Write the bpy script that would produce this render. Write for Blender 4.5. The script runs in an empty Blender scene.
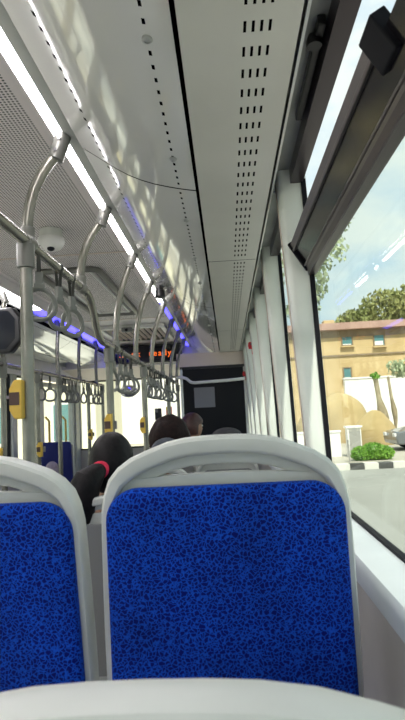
import bpy, bmesh, math, random
from mathutils import Vector, Matrix, Euler

random.seed(7)
R = math.radians
SC = bpy.context.scene
COL = SC.collection

# ------------------------------------------------------------------ camera
CAMZ = 1.45
cam_d = bpy.data.cameras.new('camera')
cam = bpy.data.objects.new('camera', cam_d)
COL.objects.link(cam)
F_PX, VPX, VPY, ROLL = 540.0, 228.0, 412.0, .055
yc = Vector((VPX - 202.5, -(VPY - 360.0), -F_PX)).normalized()
z0 = Vector((-math.sin(ROLL), math.cos(ROLL), 0))
zc = (z0 - yc * z0.dot(yc)).normalized()
xc = yc.cross(zc)
rot = Matrix((xc, yc, zc)).to_4x4()
cam.matrix_world = Matrix.Translation((0, 0, CAMZ)) @ rot
cam_d.sensor_width = 36
cam_d.lens = F_PX / 720 * 36
cam_d.clip_start = .02
cam_d.clip_end = 500
cam_d.dof.use_dof = True
cam_d.dof.focus_distance = 1.7
cam_d.dof.aperture_fstop = 11
SC.camera = cam

# ------------------------------------------------------------------ world, sun, exposure
SC.view_settings.view_transform = 'Standard'
SC.view_settings.look = 'None'
SC.view_settings.gamma = 1
SC.view_settings.use_curve_mapping = False
SC.view_settings.exposure = 0.5
W = bpy.data.worlds.new('sky')
SC.world = W
W.use_nodes = True
nt = W.node_tree
nt.nodes.clear()
wo = nt.nodes.new('ShaderNodeOutputWorld')
bg = nt.nodes.new('ShaderNodeBackground')
tc = nt.nodes.new('ShaderNodeTexCoord')
mp = nt.nodes.new('ShaderNodeMapping')
mp.inputs['Scale'].default_value = (1, 1, 2.2)
nz = nt.nodes.new('ShaderNodeTexNoise')
nz.inputs['Scale'].default_value = 2.6
nz.inputs['Detail'].default_value = 7
nz.inputs['Roughness'].default_value = .55
cr = nt.nodes.new('ShaderNodeValToRGB')
cr.color_ramp.elements[0].position = .36
cr.color_ramp.elements[0].color = (.30, .58, .86, 1)
cr.color_ramp.elements[1].position = .56
cr.color_ramp.elements[1].color = (.88, .95, .90, 1)
sep = nt.nodes.new('ShaderNodeSeparateXYZ')
hz = nt.nodes.new('ShaderNodeMapRange')
hz.inputs['From Min'].default_value = 0
hz.inputs['From Max'].default_value = .75
hz.inputs['To Min'].default_value = .62
hz.inputs['To Max'].default_value = 0
mx = nt.nodes.new('ShaderNodeMixRGB')
mx.inputs['Color2'].default_value = (.80, .93, .91, 1)
L = nt.links.new
L(tc.outputs['Generated'], mp.inputs['Vector']); L(mp.outputs[0], nz.inputs['Vector'])
L(nz.outputs['Fac'], cr.inputs['Fac']); L(tc.outputs['Generated'], sep.inputs[0])
L(sep.outputs['Z'], hz.inputs['Value']); L(hz.outputs[0], mx.inputs['Fac'])
L(cr.outputs['Color'], mx.inputs['Color1']); L(mx.outputs[0], bg.inputs['Color'])
bg.inputs['Strength'].default_value = .78
L(bg.outputs[0], wo.inputs['Surface'])

sun_d = bpy.data.lights.new('sun', 'SUN')
sun = bpy.data.objects.new('sun', sun_d)
COL.objects.link(sun)
sun_d.energy = 4.6
sun_d.angle = R(.6)
sun_d.color = (1, .95, .86)
sun_dir = Vector((-.10, .55, -.83))          # direction the light travels: from behind the bus, high
sun.rotation_euler = sun_dir.to_track_quat('-Z', 'Y').to_euler()

# ------------------------------------------------------------------ materials
MATS = {}


def mat(name, color, rough=.5, metal=0., spec=.5, coat=0., emit=None, estr=0.):
    m = bpy.data.materials.new(name)
    m.use_nodes = True
    b = m.node_tree.nodes['Principled BSDF']
    b.inputs['Base Color'].default_value = (*color, 1)
    b.inputs['Roughness'].default_value = rough
    b.inputs['Metallic'].default_value = metal
    b.inputs['Specular IOR Level'].default_value = spec
    b.inputs['Coat Weight'].default_value = coat
    b.inputs['Coat Roughness'].default_value = .06
    if emit:
        b.inputs['Emission Color'].default_value = (*emit, 1)
        b.inputs['Emission Strength'].default_value = estr
    MATS[name] = m
    return m


def noisy(name, c1, c2, scale, rough=.6, bump=0., detail=4, spec=.5, metal=0., coat=0., lo=.35, hi=.65, dist=.01):
    m = mat(name, c1, rough, metal, spec, coat)
    n = m.node_tree.nodes
    l = m.node_tree.links.new
    b = n['Principled BSDF']
    t = n.new('ShaderNodeTexCoord')
    x = n.new('ShaderNodeTexNoise')
    x.inputs['Scale'].default_value = scale
    x.inputs['Detail'].default_value = detail
    r = n.new('ShaderNodeValToRGB')
    r.color_ramp.elements[0].position = lo
    r.color_ramp.elements[0].color = (*c1, 1)
    r.color_ramp.elements[1].position = hi
    r.color_ramp.elements[1].color = (*c2, 1)
    l(t.outputs['Object'], x.inputs['Vector'])
    l(x.outputs['Fac'], r.inputs['Fac'])
    l(r.outputs['Color'], b.inputs['Base Color'])
    if bump:
        bp = n.new('ShaderNodeBump')
        bp.inputs['Strength'].default_value = bump
        bp.inputs['Distance'].default_value = dist
        l(x.outputs['Fac'], bp.inputs['Height'])
        l(bp.outputs[0], b.inputs['Normal'])
    return m


noisy('plastic', (.58, .59, .555), (.63, .64, .605), 9, .42, bump=.05, dist=.002)
mat('plastic_dark', (.20, .20, .20), .5)
noisy('cove', (.66, .665, .63), (.70, .705, .67), 3, .10, spec=.6, coat=1.)
MATS['cove'].node_tree.nodes['Principled BSDF'].inputs['Coat IOR'].default_value = 1.9
noisy('duct', (.595, .59, .535), (.635, .63, .575), 4, .32, spec=.5)
noisy('trim_grey', (.34, .35, .335), (.40, .41, .395), 12, .38)
noisy('pillar', (.70, .73, .67), (.76, .79, .73), 5, .38)
noisy('wall_panel', (.33, .31, .29), (.38, .36, .34), 6, .55)
noisy('ledge', (.44, .48, .51), (.50, .54, .57), 7, .35)
mat('rubber', (.006, .006, .009), .6, spec=.15)
mat('vent_glass', (.012, .010, .014), .16, spec=.6)
mat('frame_dark', (.050, .040, .046), .30, metal=.5)
mat('sash_metal', (.13, .115, .115), .30, metal=.6)
noisy('rail_metal', (.20, .195, .165), (.27, .265, .23), 14, .27, metal=.6)
mat('clamp', (.17, .17, .155), .38, metal=.35)
mat('screw', (.10, .10, .10), .4, metal=.8)
mat('strap_ring', (.15, .155, .14), .38)
mat('strap_band', (.055, .055, .05), .7)
noisy('yellow', (.62, .40, .05), (.70, .46, .07), 12, .45)
mat('brown_panel', (.07, .035, .025), .4)
mat('black', (.008, .008, .010), .35)
mat('black_gloss', (.006, .007, .010), .35, spec=.2)
mat('screen', (.012, .014, .02), .10)
mat('dark_void', (.004, .004, .005), .9, spec=0.)
noisy('floor', (.40, .40, .39), (.48, .48, .47), 60, .6)
mat('white_light', (1, 1, 1), .4, emit=(1, .955, .97), estr=18.0)
mat('blue_light', (.05, .05, .6), .4, emit=(.05, .04, 1), estr=4.0)
mat('orange_led', (.5, .1, .01), .5, emit=(1, .16, .015), estr=1.0)
mat('paper', (.20, .20, .22), .8)
mat('beige_header', (.64, .54, .48), .5)
mat('mirror', (.7, .7, .7), .05, metal=1.)
mat('red_plastic', (.55, .01, .02), .35)
mat('white_plastic', (.70, .70, .68), .35)
mat('steel', (.5, .5, .5), .25, metal=1.)
mat('cyan_pane', (.10, .24, .25), .15)
mat('sticker_dark', (.02, .02, .025), .5)
mat('sticker_red', (.75, .20, .18), .5)
mat('sticker_yellow', (.75, .55, .05), .5)


def glass_mat(name, tint, refl=1.0):
    m = bpy.data.materials.new(name)
    m.use_nodes = True
    n = m.node_tree.nodes
    n.clear()
    l = m.node_tree.links.new
    o = n.new('ShaderNodeOutputMaterial')
    t = n.new('ShaderNodeBsdfTransparent')
    t.inputs[0].default_value = (*tint, 1)
    g = n.new('ShaderNodeBsdfGlossy')
    g.inputs['Roughness'].default_value = .01
    # Schlick reflectance that is the same from either side of the thin sheet
    ge = n.new('ShaderNodeNewGeometry')
    dt = n.new('ShaderNodeVectorMath'); dt.operation = 'DOT_PRODUCT'
    ab = n.new('ShaderNodeMath'); ab.operation = 'ABSOLUTE'
    om = n.new('ShaderNodeMath'); om.operation = 'SUBTRACT'; om.inputs[0].default_value = 1
    pw = n.new('ShaderNodeMath'); pw.operation = 'POWER'; pw.inputs[1].default_value = 5
    k = n.new('ShaderNodeMath'); k.operation = 'MULTIPLY_ADD'
    k.inputs[1].default_value = .60 * refl; k.inputs[2].default_value = .022 * refl
    x = n.new('ShaderNodeMixShader')
    l(ge.outputs['True Normal'], dt.inputs[0]); l(ge.outputs['Incoming'], dt.inputs[1]); l(dt.outputs['Value'], ab.inputs[0])
    l(ab.outputs[0], om.inputs[1]); l(om.outputs[0], pw.inputs[0]); l(pw.outputs[0], k.inputs[0]); l(k.outputs[0], x.inputs[0])
    l(t.outputs[0], x.inputs[1]); l(g.outputs[0], x.inputs[2]); l(x.outputs[0], o.inputs[0])
    MATS[name] = m


glass_mat('glass', (.95, .98, .955), .4)


def fabric():
    m = mat('fabric', (.01, .03, .3), .85, spec=.15)
    n = m.node_tree.nodes
    l = m.node_tree.links.new
    b = n['Principled BSDF']
    t = n.new('ShaderNodeTexCoord')
    wn = n.new('ShaderNodeTexNoise'); wn.inputs['Scale'].default_value = 90; wn.inputs['Detail'].default_value = 2
    mixv = n.new('ShaderNodeMixRGB'); mixv.blend_type = 'LINEAR_LIGHT'; mixv.inputs[0].default_value = .006
    v = n.new('ShaderNodeTexVoronoi'); v.feature = 'DISTANCE_TO_EDGE'; v.inputs['Scale'].default_value = 150
    r = n.new('ShaderNodeValToRGB')
    e = r.color_ramp.elements
    e[0].position = .03; e[0].color = (.005, .075, .54, 1)
    e[1].position = .15; e[1].color = (.0008, .006, .14, 1)
    big = n.new('ShaderNodeTexNoise'); big.inputs['Scale'].default_value = 7; big.inputs['Detail'].default_value = 3
    br = n.new('ShaderNodeMapRange')
    br.inputs['From Min'].default_value = .3; br.inputs['From Max'].default_value = .7
    br.inputs['To Min'].default_value = .72; br.inputs['To Max'].default_value = 1.2
    mu = n.new('ShaderNodeMixRGB'); mu.blend_type = 'MULTIPLY'; mu.inputs[0].default_value = 1
    bp = n.new('ShaderNodeBump'); bp.inputs['Strength'].default_value = .5; bp.inputs['Distance'].default_value = .002
    l(t.outputs['Object'], wn.inputs['Vector']); l(t.outputs['Object'], mixv.inputs[1]); l(wn.outputs['Color'], mixv.inputs[2])
    l(mixv.outputs[0], v.inputs['Vector']); l(v.outputs['Distance'], r.inputs[0])
    l(t.outputs['Object'], big.inputs['Vector']); l(big.outputs['Fac'], br.inputs[0])
    l(r.outputs[0], mu.inputs[1]); l(br.outputs[0], mu.inputs[2]); l(mu.outputs[0], b.inputs['Base Color'])
    l(v.outputs['Distance'], bp.inputs['Height']); l(bp.outputs[0], b.inputs['Normal'])
    b.inputs['Sheen Weight'].default_value = .25
    b.inputs['Sheen Tint'].default_value = (.1, .3, 1, 1)


fabric()


def perforated():
    m = mat('perforated', (.50, .47, .47), .5)
    n = m.node_tree.nodes
    l = m.node_tree.links.new
    b = n['Principled BSDF']
    t = n.new('ShaderNodeTexCoord')
    s = n.new('ShaderNodeVectorMath'); s.operation = 'SCALE'; s.inputs['Scale'].default_value = 1 / .0125
    fr = n.new('ShaderNodeVectorMath'); fr.operation = 'FRACTION'
    sb = n.new('ShaderNodeVectorMath'); sb.operation = 'SUBTRACT'; sb.inputs[1].default_value = (.5, .5, 0)
    mlt = n.new('ShaderNodeVectorMath'); mlt.operation = 'MULTIPLY'; mlt.inputs[1].default_value = (1, 1, 0)
    ln = n.new('ShaderNodeVectorMath'); ln.operation = 'LENGTH'
    gt = n.new('ShaderNodeMath'); gt.operation = 'LESS_THAN'; gt.inputs[1].default_value = .31
    # plain margins between the perforated bands
    sx = n.new('ShaderNodeSeparateXYZ')
    a = n.new('ShaderNodeMath'); a.operation = 'ADD'; a.inputs[1].default_value = .96
    ab = n.new('ShaderNodeMath'); ab.operation = 'ABSOLUTE'
    l1 = n.new('ShaderNodeMath'); l1.operation = 'LESS_THAN'; l1.inputs[1].default_value = .40
    mm = n.new('ShaderNodeMath'); mm.operation = 'MULTIPLY'
    mc = n.new('ShaderNodeMixRGB')
    mc.inputs[1].default_value = (.74, .69, .695, 1); mc.inputs[2].default_value = (.035, .033, .035, 1)
    l(t.outputs['Object'], s.inputs[0]); l(s.outputs[0], fr.inputs[0]); l(fr.outputs[0], sb.inputs[0])
    l(sb.outputs[0], mlt.inputs[0]); l(mlt.outputs[0], ln.inputs[0]); l(ln.outputs['Value'], gt.inputs[0])
    l(t.outputs['Object'], sx.inputs[0]); l(sx.outputs['X'], a.inputs[0]); l(a.outputs[0], ab.inputs[0]); l(ab.outputs[0], l1.inputs[0])
    l(gt.outputs[0], mm.inputs[0]); l(l1.outputs[0], mm.inputs[1]); l(mm.outputs[0], mc.inputs[0])
    l(mc.outputs[0], b.inputs['Base Color'])


perforated()
noisy('ceiling_plain', (.74, .70, .71), (.78, .74, .75), 4, .5)

# outdoors
noisy('tan_wall', (.50, .36, .17), (.60, .45, .235), .7, .9, detail=6)
noisy('roof_pink', (.40, .25, .20), (.48, .31, .25), 1.5, .85)
noisy('course', (.22, .165, .10), (.28, .21, .13), 2, .9)
noisy('white_wall', (.78, .76, .72), (.86, .84, .80), .8, .85)
noisy('cream_wall', (.78, .72, .54), (.84, .79, .62), .6, .85)
noisy('yellow_wall', (.74, .62, .30), (.80, .68, .36), .6, .85)
noisy('asphalt', (.24, .24, .215), (.30, .30, .27), .35, .9, detail=8)
noisy('paving', (.36, .33, .27), (.44, .40, .33), .8, .9)
noisy('concrete', (.66, .62, .54), (.76, .72, .64), .7, .9)
mat('kerb_black', (.06, .06, .055), .8)
mat('kerb_white', (.62, .60, .54), .8)
noisy('rock', (.36, .265, .115), (.45, .335, .165), 1.1, .9, bump=.3, dist=.1)
noisy('bark', (.22, .18, .11), (.34, .28, .18), 4, .9)
noisy('leaf_bright', (.10, .26, .015), (.22, .42, .05), 3, .7)
noisy('leaf_olive', (.16, .19, .05), (.30, .31, .11), .5, .75)
noisy('leaf_pale', (.26, .32, .17), (.40, .46, .28), 1.0, .75)
mat('car_paint', (.14, .145, .15), .25, coat=.6)
mat('car_glass', (.02, .025, .03), .08)
mat('tyre', (.012, .012, .012), .8)
mat('pole_grey', (.35, .34, .31), .6)

# people
noisy('skin', (.34, .185, .115), (.38, .215, .14), 20, .55)
noisy('hair_black', (.005, .004, .005), (.010, .008, .009), 60, .5, bump=.4, dist=.004, spec=.16)
noisy('hair_brown', (.009, .005, .005), (.018, .009, .008), 55, .6, bump=.5, dist=.006, spec=.12)
noisy('hair_red', (.035, .012, .009), (.07, .024, .016), 50, .45, bump=.5, dist=.004)
noisy('cap_cloth', (.020, .019, .022), (.035, .033, .038), 40, .8)
noisy('hood_cloth', (.050, .058, .074), (.07, .08, .10), 40, .85)
noisy('scarf_cloth', (.20, .165, .185), (.26, .22, .24), 30, .85)
mat('scrunchie', (.62, .02, .07), .7)
for nm, c in dict(shirt_green=(.16, .20, .05), shirt_red=(.28, .04, .04), shirt_navy=(.02, .025, .06), shirt_grey=(.10, .10, .11),
                  shirt_white=(.45, .44, .42), shirt_mauve=(.17, .13, .15), trousers=(.02, .022, .035)).items():
    mat(nm, c, .9)


# ------------------------------------------------------------------ helpers
class MB:
    def __init__(s):
        s.v, s.f = [], []

    def add(s, vs, fs):
        o = len(s.v)
        s.v += [tuple(v) for v in vs]
        s.f += [tuple(i + o for i in f) for f in fs]
        return s

    def box(s, a, b, M=None):
        x0, y0, z0 = a
        x1, y1, z1 = b
        vs = [Vector(p) for p in ((x0, y0, z0), (x1, y0, z0), (x1, y1, z0), (x0, y1, z0), (x0, y0, z1), (x1, y0, z1), (x1, y1, z1), (x0, y1, z1))]
        if M:
            vs = [M @ p for p in vs]
        return s.add(vs, [(3, 2, 1, 0), (4, 5, 6, 7), (0, 1, 5, 4), (1, 2, 6, 5), (2, 3, 7, 6), (3, 0, 4, 7)])

    def prism(s, poly, y0, y1, axis='Y'):
        """closed polygon in the two other axes, extruded along axis"""
        n = len(poly)
        def p(a, b, t):
            return (a, t, b) if axis == 'Y' else ((t, a, b) if axis == 'X' else (a, b, t))
        vs = [p(a, b, y0) for a, b in poly] + [p(a, b, y1) for a, b in poly]
        fs = [(i, (i + 1) % n, (i + 1) % n + n, i + n) for i in range(n)]
        fs += [tuple(range(n))[::-1], tuple(range(n, 2 * n))]
        return s.add(vs, fs)

    def tube(s, pts, r, n=10, caps=True, closed=False):
        pts = [Vector(p) for p in pts]
        rs = r if isinstance(r, (list, tuple)) else [r] * len(pts)
        m = len(pts)
        up = None
        vs = []
        for i, p in enumerate(pts):
            if closed:
                t = pts[(i + 1) % m] - pts[i - 1]
            else:
                t = (pts[min(i + 1, m - 1)] - pts[max(i - 1, 0)])
            t.normalize()
            if up is None:
                up = Vector((0, 0, 1)) if abs(t.z) < .9 else Vector((1, 0, 0))
            u = (up - t * up.dot(t)).normalized()
            up = u
            w = t.cross(u)
            for k in range(n):
                a = 2 * math.pi * k / n
                vs.append(p + (u * math.cos(a) + w * math.sin(a)) * rs[i])
        fs = []
        for i in range(m if closed else m - 1):
            j = (i + 1) % m
            for k in range(n):
                q = (k + 1) % n
                fs.append((i * n + k, i * n + q, j * n + q, j * n + k))
        if caps and not closed:
            fs.append(tuple(range(n))[::-1])
            fs.append(tuple(range((m - 1) * n, m * n)))
        return s.add(vs, fs)

    def ell(s, c, r, nu=20, nv=12, M=None, fn=None):
        vs, fs = [], []
        for j in range(nv + 1):
            th = math.pi * j / nv
            for i in range(nu):
                ph = 2 * math.pi * i / nu
                d = Vector((math.sin(th) * math.cos(ph), math.sin(th) * math.sin(ph), math.cos(th)))
                k = fn(d) if fn else 1
                p = Vector((d.x * r[0], d.y * r[1], d.z * r[2])) * k
                if M:
                    p = M @ p
                vs.append(p + Vector(c))
        for j in range(nv):
            for i in range(nu):
                q = (i + 1) % nu
                fs.append((j * nu + i, (j + 1) * nu + i, (j + 1) * nu + q, j * nu + q))
        return s.add(vs, fs)

    def lathe(s, prof, c=(0, 0, 0), n=20, M=None):
        vs, fs = [], []
        for r, z in prof:
            for i in range(n):
                a = 2 * math.pi * i / n
                p = Vector((r * math.cos(a), r * math.sin(a), z))
                if M:
                    p = M @ p
                vs.append(p + Vector(c))
        for j in range(len(prof) - 1):
            for i in range(n):
                q = (i + 1) % n
                fs.append((j * n + i, j * n + q, (j + 1) * n + q, (j + 1) * n + i))
        fs.append(tuple(range(n))[::-1])
        fs.append(tuple(range((len(prof) - 1) * n, len(prof) * n)))
        return s.add(vs, fs)

    def mesh(s, name, m, smooth=True, angle=35):
        me = bpy.data.meshes.new(name)
        me.from_pydata(s.v, [], s.f)
        me.materials.append(MATS[m])
        bm = bmesh.new()
        bm.from_mesh(me)
        bmesh.ops.remove_doubles(bm, verts=bm.verts, dist=1e-6)
        bmesh.ops.recalc_face_normals(bm, faces=bm.faces)
        if smooth:
            for f in bm.faces:
                f.smooth = True
            for e in bm.edges:
                if len(e.link_faces) == 2 and e.calc_face_angle(0) > R(angle):
                    e.smooth = False
        bm.to_mesh(me)
        bm.free()
        return me

    def build(s, name, m, parent=None, smooth=True, bevel=0, angle=35, seg=2):
        o = bpy.data.objects.new(name, s.mesh(name, m, smooth, angle))
        COL.objects.link(o)
        if parent:
            o.parent = parent
        if bevel:
            b = o.modifiers.new('bevel', 'BEVEL')
            b.width = bevel
            b.segments = seg
            b.limit_method = 'ANGLE'
            b.angle_limit = R(40)
        return o


def tag(o, label=None, cat=None, group=None, kind=None):
    if label: o['label'] = label
    if cat: o['category'] = cat
    if group: o['group'] = group
    if kind: o['kind'] = kind
    return o


def empty(name, loc=(0, 0, 0), rz=0):
    o = bpy.data.objects.new(name, None)
    o.empty_display_size = .05
    COL.objects.link(o)
    o.location = loc
    o.rotation_euler = (0, 0, rz)
    return o


def thing(name, label, cat, loc=(0, 0, 0), rz=0, group=None):
    return tag(empty(name, loc, rz), label, cat, group)


def share(name, me, parent, loc=None, rot=None):
    o = bpy.data.objects.new(name, me)
    COL.objects.link(o)
    o.parent = parent
    if loc: o.location = loc
    if rot: o.rotation_euler = rot
    return o


def copy_tree(o, parent=None):
    c = o.copy()
    COL.objects.link(c)
    c.parent = parent
    for ch in list(o.children):
        copy_tree(ch, c)
    return c


def zz(h):
    return CAMZ + h


ORD = ['first', 'second', 'third', 'fourth', 'fifth', 'sixth', 'seventh', 'eighth', 'ninth', 'tenth', 'eleventh', 'twelfth', 'thirteenth', 'fourteenth']
CX = -.96                      # the middle of the bus
YB, YF = -1.7, 7.9             # rear and front of the cabin


def mirror(prof):
    return [(2 * CX - x, h) for x, h in prof]


# ------------------------------------------------------------------ ceiling
ceiling = tag(empty('ceiling'), 'grey and white panelled bus ceiling with perforated centre and curved side coves', kind='structure')
# dark roof shell above everything
m = MB()
m.box((-2.30, YB - .05, zz(1.0)), (.38, YF + .05, zz(1.06)))
m.build('roof_shell', 'dark_void', ceiling, smooth=False)


def holed_strip(prof, y0, y1, pitch, hl, holecols, y_first=None):
    """surface swept along Y; cells of the columns in holecols are left open once per pitch"""
    ys = [y0]
    holes = []
    y = y0 + pitch * .5 if y_first is None else y_first
    while y + hl < y1 - .01:
        ys += [y, y + hl]
        holes.append(len(ys) - 2)
        y += pitch
    ys.append(y1)
    n = len(prof)
    vs = [(x, yy, zz(h)) for yy in ys for x, h in prof]
    fs = []
    hs = set(holes)
    for j in range(len(ys) - 1):
        for i in range(n - 1):
            if i in holecols and j in hs:
                continue
            fs.append((j * n + i, j * n + i + 1, (j + 1) * n + i + 1, (j + 1) * n + i))
    return MB().add(vs, fs)


COVE = [(-.062, .690), (-.085, .694), (-.1092, .699), (-.1156, .7004), (-.15, .709), (-.19, .7205), (-.23, .7355), (-.27, .755),
        (-.305, .7765), (-.3363, .799), (-.3437, .8045), (-.38, .831), (-.416, .857)]
COVE_LEFT = COVE[:-2] + [(-.352, .811), (-.368, .823)]
COVE_JOINTS = [YB, -.30, 1.62, 3.53, 5.45, 7.0]
for side in (0, 1):
    prof = COVE if side == 0 else mirror(COVE_LEFT)
    for a, b in zip(COVE_JOINTS[:-1], COVE_JOINTS[1:]):
        holed_strip(prof, a + .004, b - .004, .043, .015, (2, 9)).build('cove_panel', 'cove', ceiling)
        MB().add([(x, yy, zz(h + .02)) for yy in (a, b) for x, h in prof], [(i, i + 1, i + 14, i + 13) for i in range(12)]).build('cove_light_block', 'dark_void', ceiling, smooth=False)  # black sheet added behind the cove so no light leaks through its holes
        m = MB()
        sgn = 1 if side == 0 else -1
        for k in range(4):
            y = a + .25 + k * .48
            if y > b - .05: break
            x, h = prof[2][0] - .012 * sgn * 0, prof[2][1]
            m.lathe([(.0105, .002), (.0105, -.003), (.007, -.0055), (.0045, -.0055), (.0045, -.0035)], (prof[2][0] - .003 * sgn, y + .028, zz(h) - .001), 14)
        m.build('panel_rivets', 'trim_grey', ceiling)

SLOTX = [.0655 + i * .0152 for i in range(4)]
DUCT = [(-.052, .688), (.0, .688)]
for x in SLOTX:
    DUCT += [(x, .688), (x + .0055, .688)]
DUCT += [(.168, .688)]
for side in (0, 1):
    prof = DUCT if side == 0 else mirror(DUCT)
    for a, b in ((YB, -.02), (-.02, 2.42), (2.42, 4.55), (4.55, 6.35)):
        holed_strip(prof, a + .003, b - .003, .068, .029, (2, 4, 6, 8), a + .035).build('duct_panel', 'duct', ceiling, smooth=False)
    # closed air plenum behind the slots and seams
    m = MB()
    x0, x1 = (-.075, .174) if side == 0 else (2 * CX - .174, 2 * CX + .075)
    m.box((x0, YB, zz(.73)), (x1, 6.35, zz(.76)))
    m.build('duct_plenum', 'dark_void', ceiling, smooth=False)
    # header panel from the duct to the window heads
    hp = [(.176, .692), (.184, .700), (.196, .775), (.206, .784), (.286, .784), (.286, .81), (.176, .81)]
    if side: hp = mirror(hp)
    MB().prism([(x, zz(h)) for x, h in hp], YB, YF).build('header_panel', 'trim_grey', ceiling)
    sk = [(.288, .788), (.294, .788), (.294, 1.0), (.288, 1.0)]
    MB().prism([(x, zz(h)) for x, h in (mirror(sk) if side else sk)], YB, YF).build('outer_skin', 'dark_void', ceiling, smooth=False)
# rounded end of the duct above the driver
m = MB()
m.prism([(-.44, zz(.87)), (-.27, zz(.755)), (-.062, zz(.69)), (.17, zz(.69)), (.17, zz(.95)), (-.44, zz(.95))], 6.36, 6.42)
m.build('duct_end', 'duct', ceiling)

# perforated centre panels
for a, b in ((YB, .55), (.55, 2.98), (2.98, 5.10)):
    m = MB()
    m.box((-1.40, a + .003, zz(.94)), (-.52, b - .003, zz(.955)))
    m.build('perforated_panel', 'perforated', ceiling, smooth=False)
MB().box((-1.425, 5.10, zz(.94)), (-.495, 7.0, zz(.955))).build('plain_panel', 'ceiling_plain', ceiling, smooth=False)
for a, b in ((2.972, 2.988), (5.092, 5.108)):
    MB().box((-1.425, a, zz(.936)), (-.495, b, zz(.9395))).build('joint_strip', 'beige_header', ceiling, smooth=False)
# front bulkhead and windscreen head
MB().box((-2.28, 7.0, zz(.66)), (.36, 7.05, zz(1.0))).build('front_bulkhead', 'ceiling_plain', ceiling, smooth=False)
MB().prism([(7.05, zz(.66)), (7.88, zz(.56)), (7.88, zz(.62)), (7.05, zz(.72))], -2.28, .36, 'X').build('windscreen_head', 'beige_header', ceiling, smooth=False)

# return-air hatch: a raised rounded frame on the ceiling
hatch = thing('ceiling_hatch', 'perforated air hatch in a raised grey frame on the ceiling', 'hatch', (0, 0, 0))
xa, xb, ya, yb = -1.15, -.765, 3.25, 4.75
pts = []
for cx_, cy_, a0 in ((xb - .05, ya + .05, -90), (xb - .05, yb - .05, 0), (xa + .05, yb - .05, 90), (xa + .05, ya + .05, 180)):
    for k in range(5):
        a = R(a0 + k * 22.5)
        pts.append((cx_ + .05 * math.cos(a), cy_ + .05 * math.sin(a), zz(.928)))
MB().tube(pts, .021, 8, closed=True).build('hatch_frame', 'clamp', hatch)
pts2 = [(xa + .06, ya + .06, zz(.934)), (xb - .06, ya + .06, zz(.934)), (xb - .06, yb - .06, zz(.934)), (xa + .06, yb - .06, zz(.934))]
MB().tube(pts2, .012, 6, closed=True).build('inner_frame', 'white_plastic', hatch)
MB().box((xa + .07, ya + .07, zz(.934)), (xb - .07, yb - .07, zz(.939))).build('hatch_grille', 'perforated', hatch, smooth=False)

# slatted vent near the front
vent = thing('ceiling_vent', 'cream air vent with slanting slats on the ceiling before the sign', 'vent')
m = MB()
m.box((-1.30, 5.42, zz(.90)), (-.60, 5.48, zz(.94))); m.box((-1.30, 6.36, zz(.90)), (-.60, 6.42, zz(.94)))
m.box((-1.30, 5.48, zz(.90)), (-1.25, 6.36, zz(.94))); m.box((-.65, 5.48, zz(.90)), (-.60, 6.36, zz(.94)))
m.build('vent_frame', 'white_plastic', vent, bevel=.008)
sl = MB().box((-.007, -.44, -.015), (.007, .44, .015), Matrix.Rotation(R(35), 4, 'Y')).mesh('slat', 'beige_header', False)
for k in range(10):
    share('slat', sl, vent, (-1.215 + k * .0585, 5.92, zz(.918)))
MB().box((-1.25, 5.48, zz(.936)), (-.65, 6.36, zz(.9395))).build('vent_back', 'dark_void', vent, smooth=False)


# light strips
def light_strip(side):
    o = thing('light_strip', ('long glowing strip light along the cove above the near handrail', 'long glowing strip light above the far handrail and left windows')[side],
              'light', (0, 0, 0), group='ceiling strip lights')
    def pr(p):
        return [(x, zz(h)) for x, h in (mirror(p) if side else p)]
    xe = -.414 if side == 0 else -.368
    xo = -.460 if side == 0 else -.392          # the far strip is the wider one
    lens = [(-.492, .900), (-.492, .884), (-.488, .880), (xo - .003, .878), (xo, .880), (xo, .900)]
    MB().prism(pr(lens), YB, 4.15).build('diffuser', 'white_light', o, smooth=False)
    MB().prism(pr(lens), 4.155, 6.95).build('blue_diffuser', 'blue_light', o, smooth=False)
    MB().prism(pr([(xo + .0005, .880), (xo + .003, .874), (xe - .010, .862), (xe, .860), (xe - .002, .876), (xo + .0005, .902)]), YB, 6.95).build('track', 'trim_grey', o)
    MB().prism(pr([(-.524, .9395), (-.524, .932), (-.500, .884), (-.4925, .880), (-.4925, .9395)]), YB, 6.95).build('upper_track', 'ceiling_plain', o)
    return o


light_strip(0)
light_strip(1)
# ------------------------------------------------------------------ floor
floor = tag(MB().prism([(YB, -.30), (YF, -.30), (YF, .08), (1.45, .08), (1.45, .17), (YB, .17)], -2.28, .36, 'X').build('floor', 'floor', smooth=False), 'grey stepped bus floor', kind='structure')
podium = tag(MB().box((-.80, .70, .171), (.238, 1.42, .298)).build('seat_podium', 'floor', smooth=False, bevel=.01), 'low grey podium under the two blue-backed seats', 'podium')
tag(MB().box((-.24, 1.46, .081), (.238, 2.15, .183)).build('seat_podium', 'floor', smooth=False, bevel=.01), 'smaller grey floor box under the window seat ahead of the blue seats', 'podium')

# ------------------------------------------------------------------ right wall
SILL, HEAD = -.285, .745


def glx(h):                         # the glass leans inwards towards the roof
    return .31 - (h - SILL) / (HEAD - SILL) * .022


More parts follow.
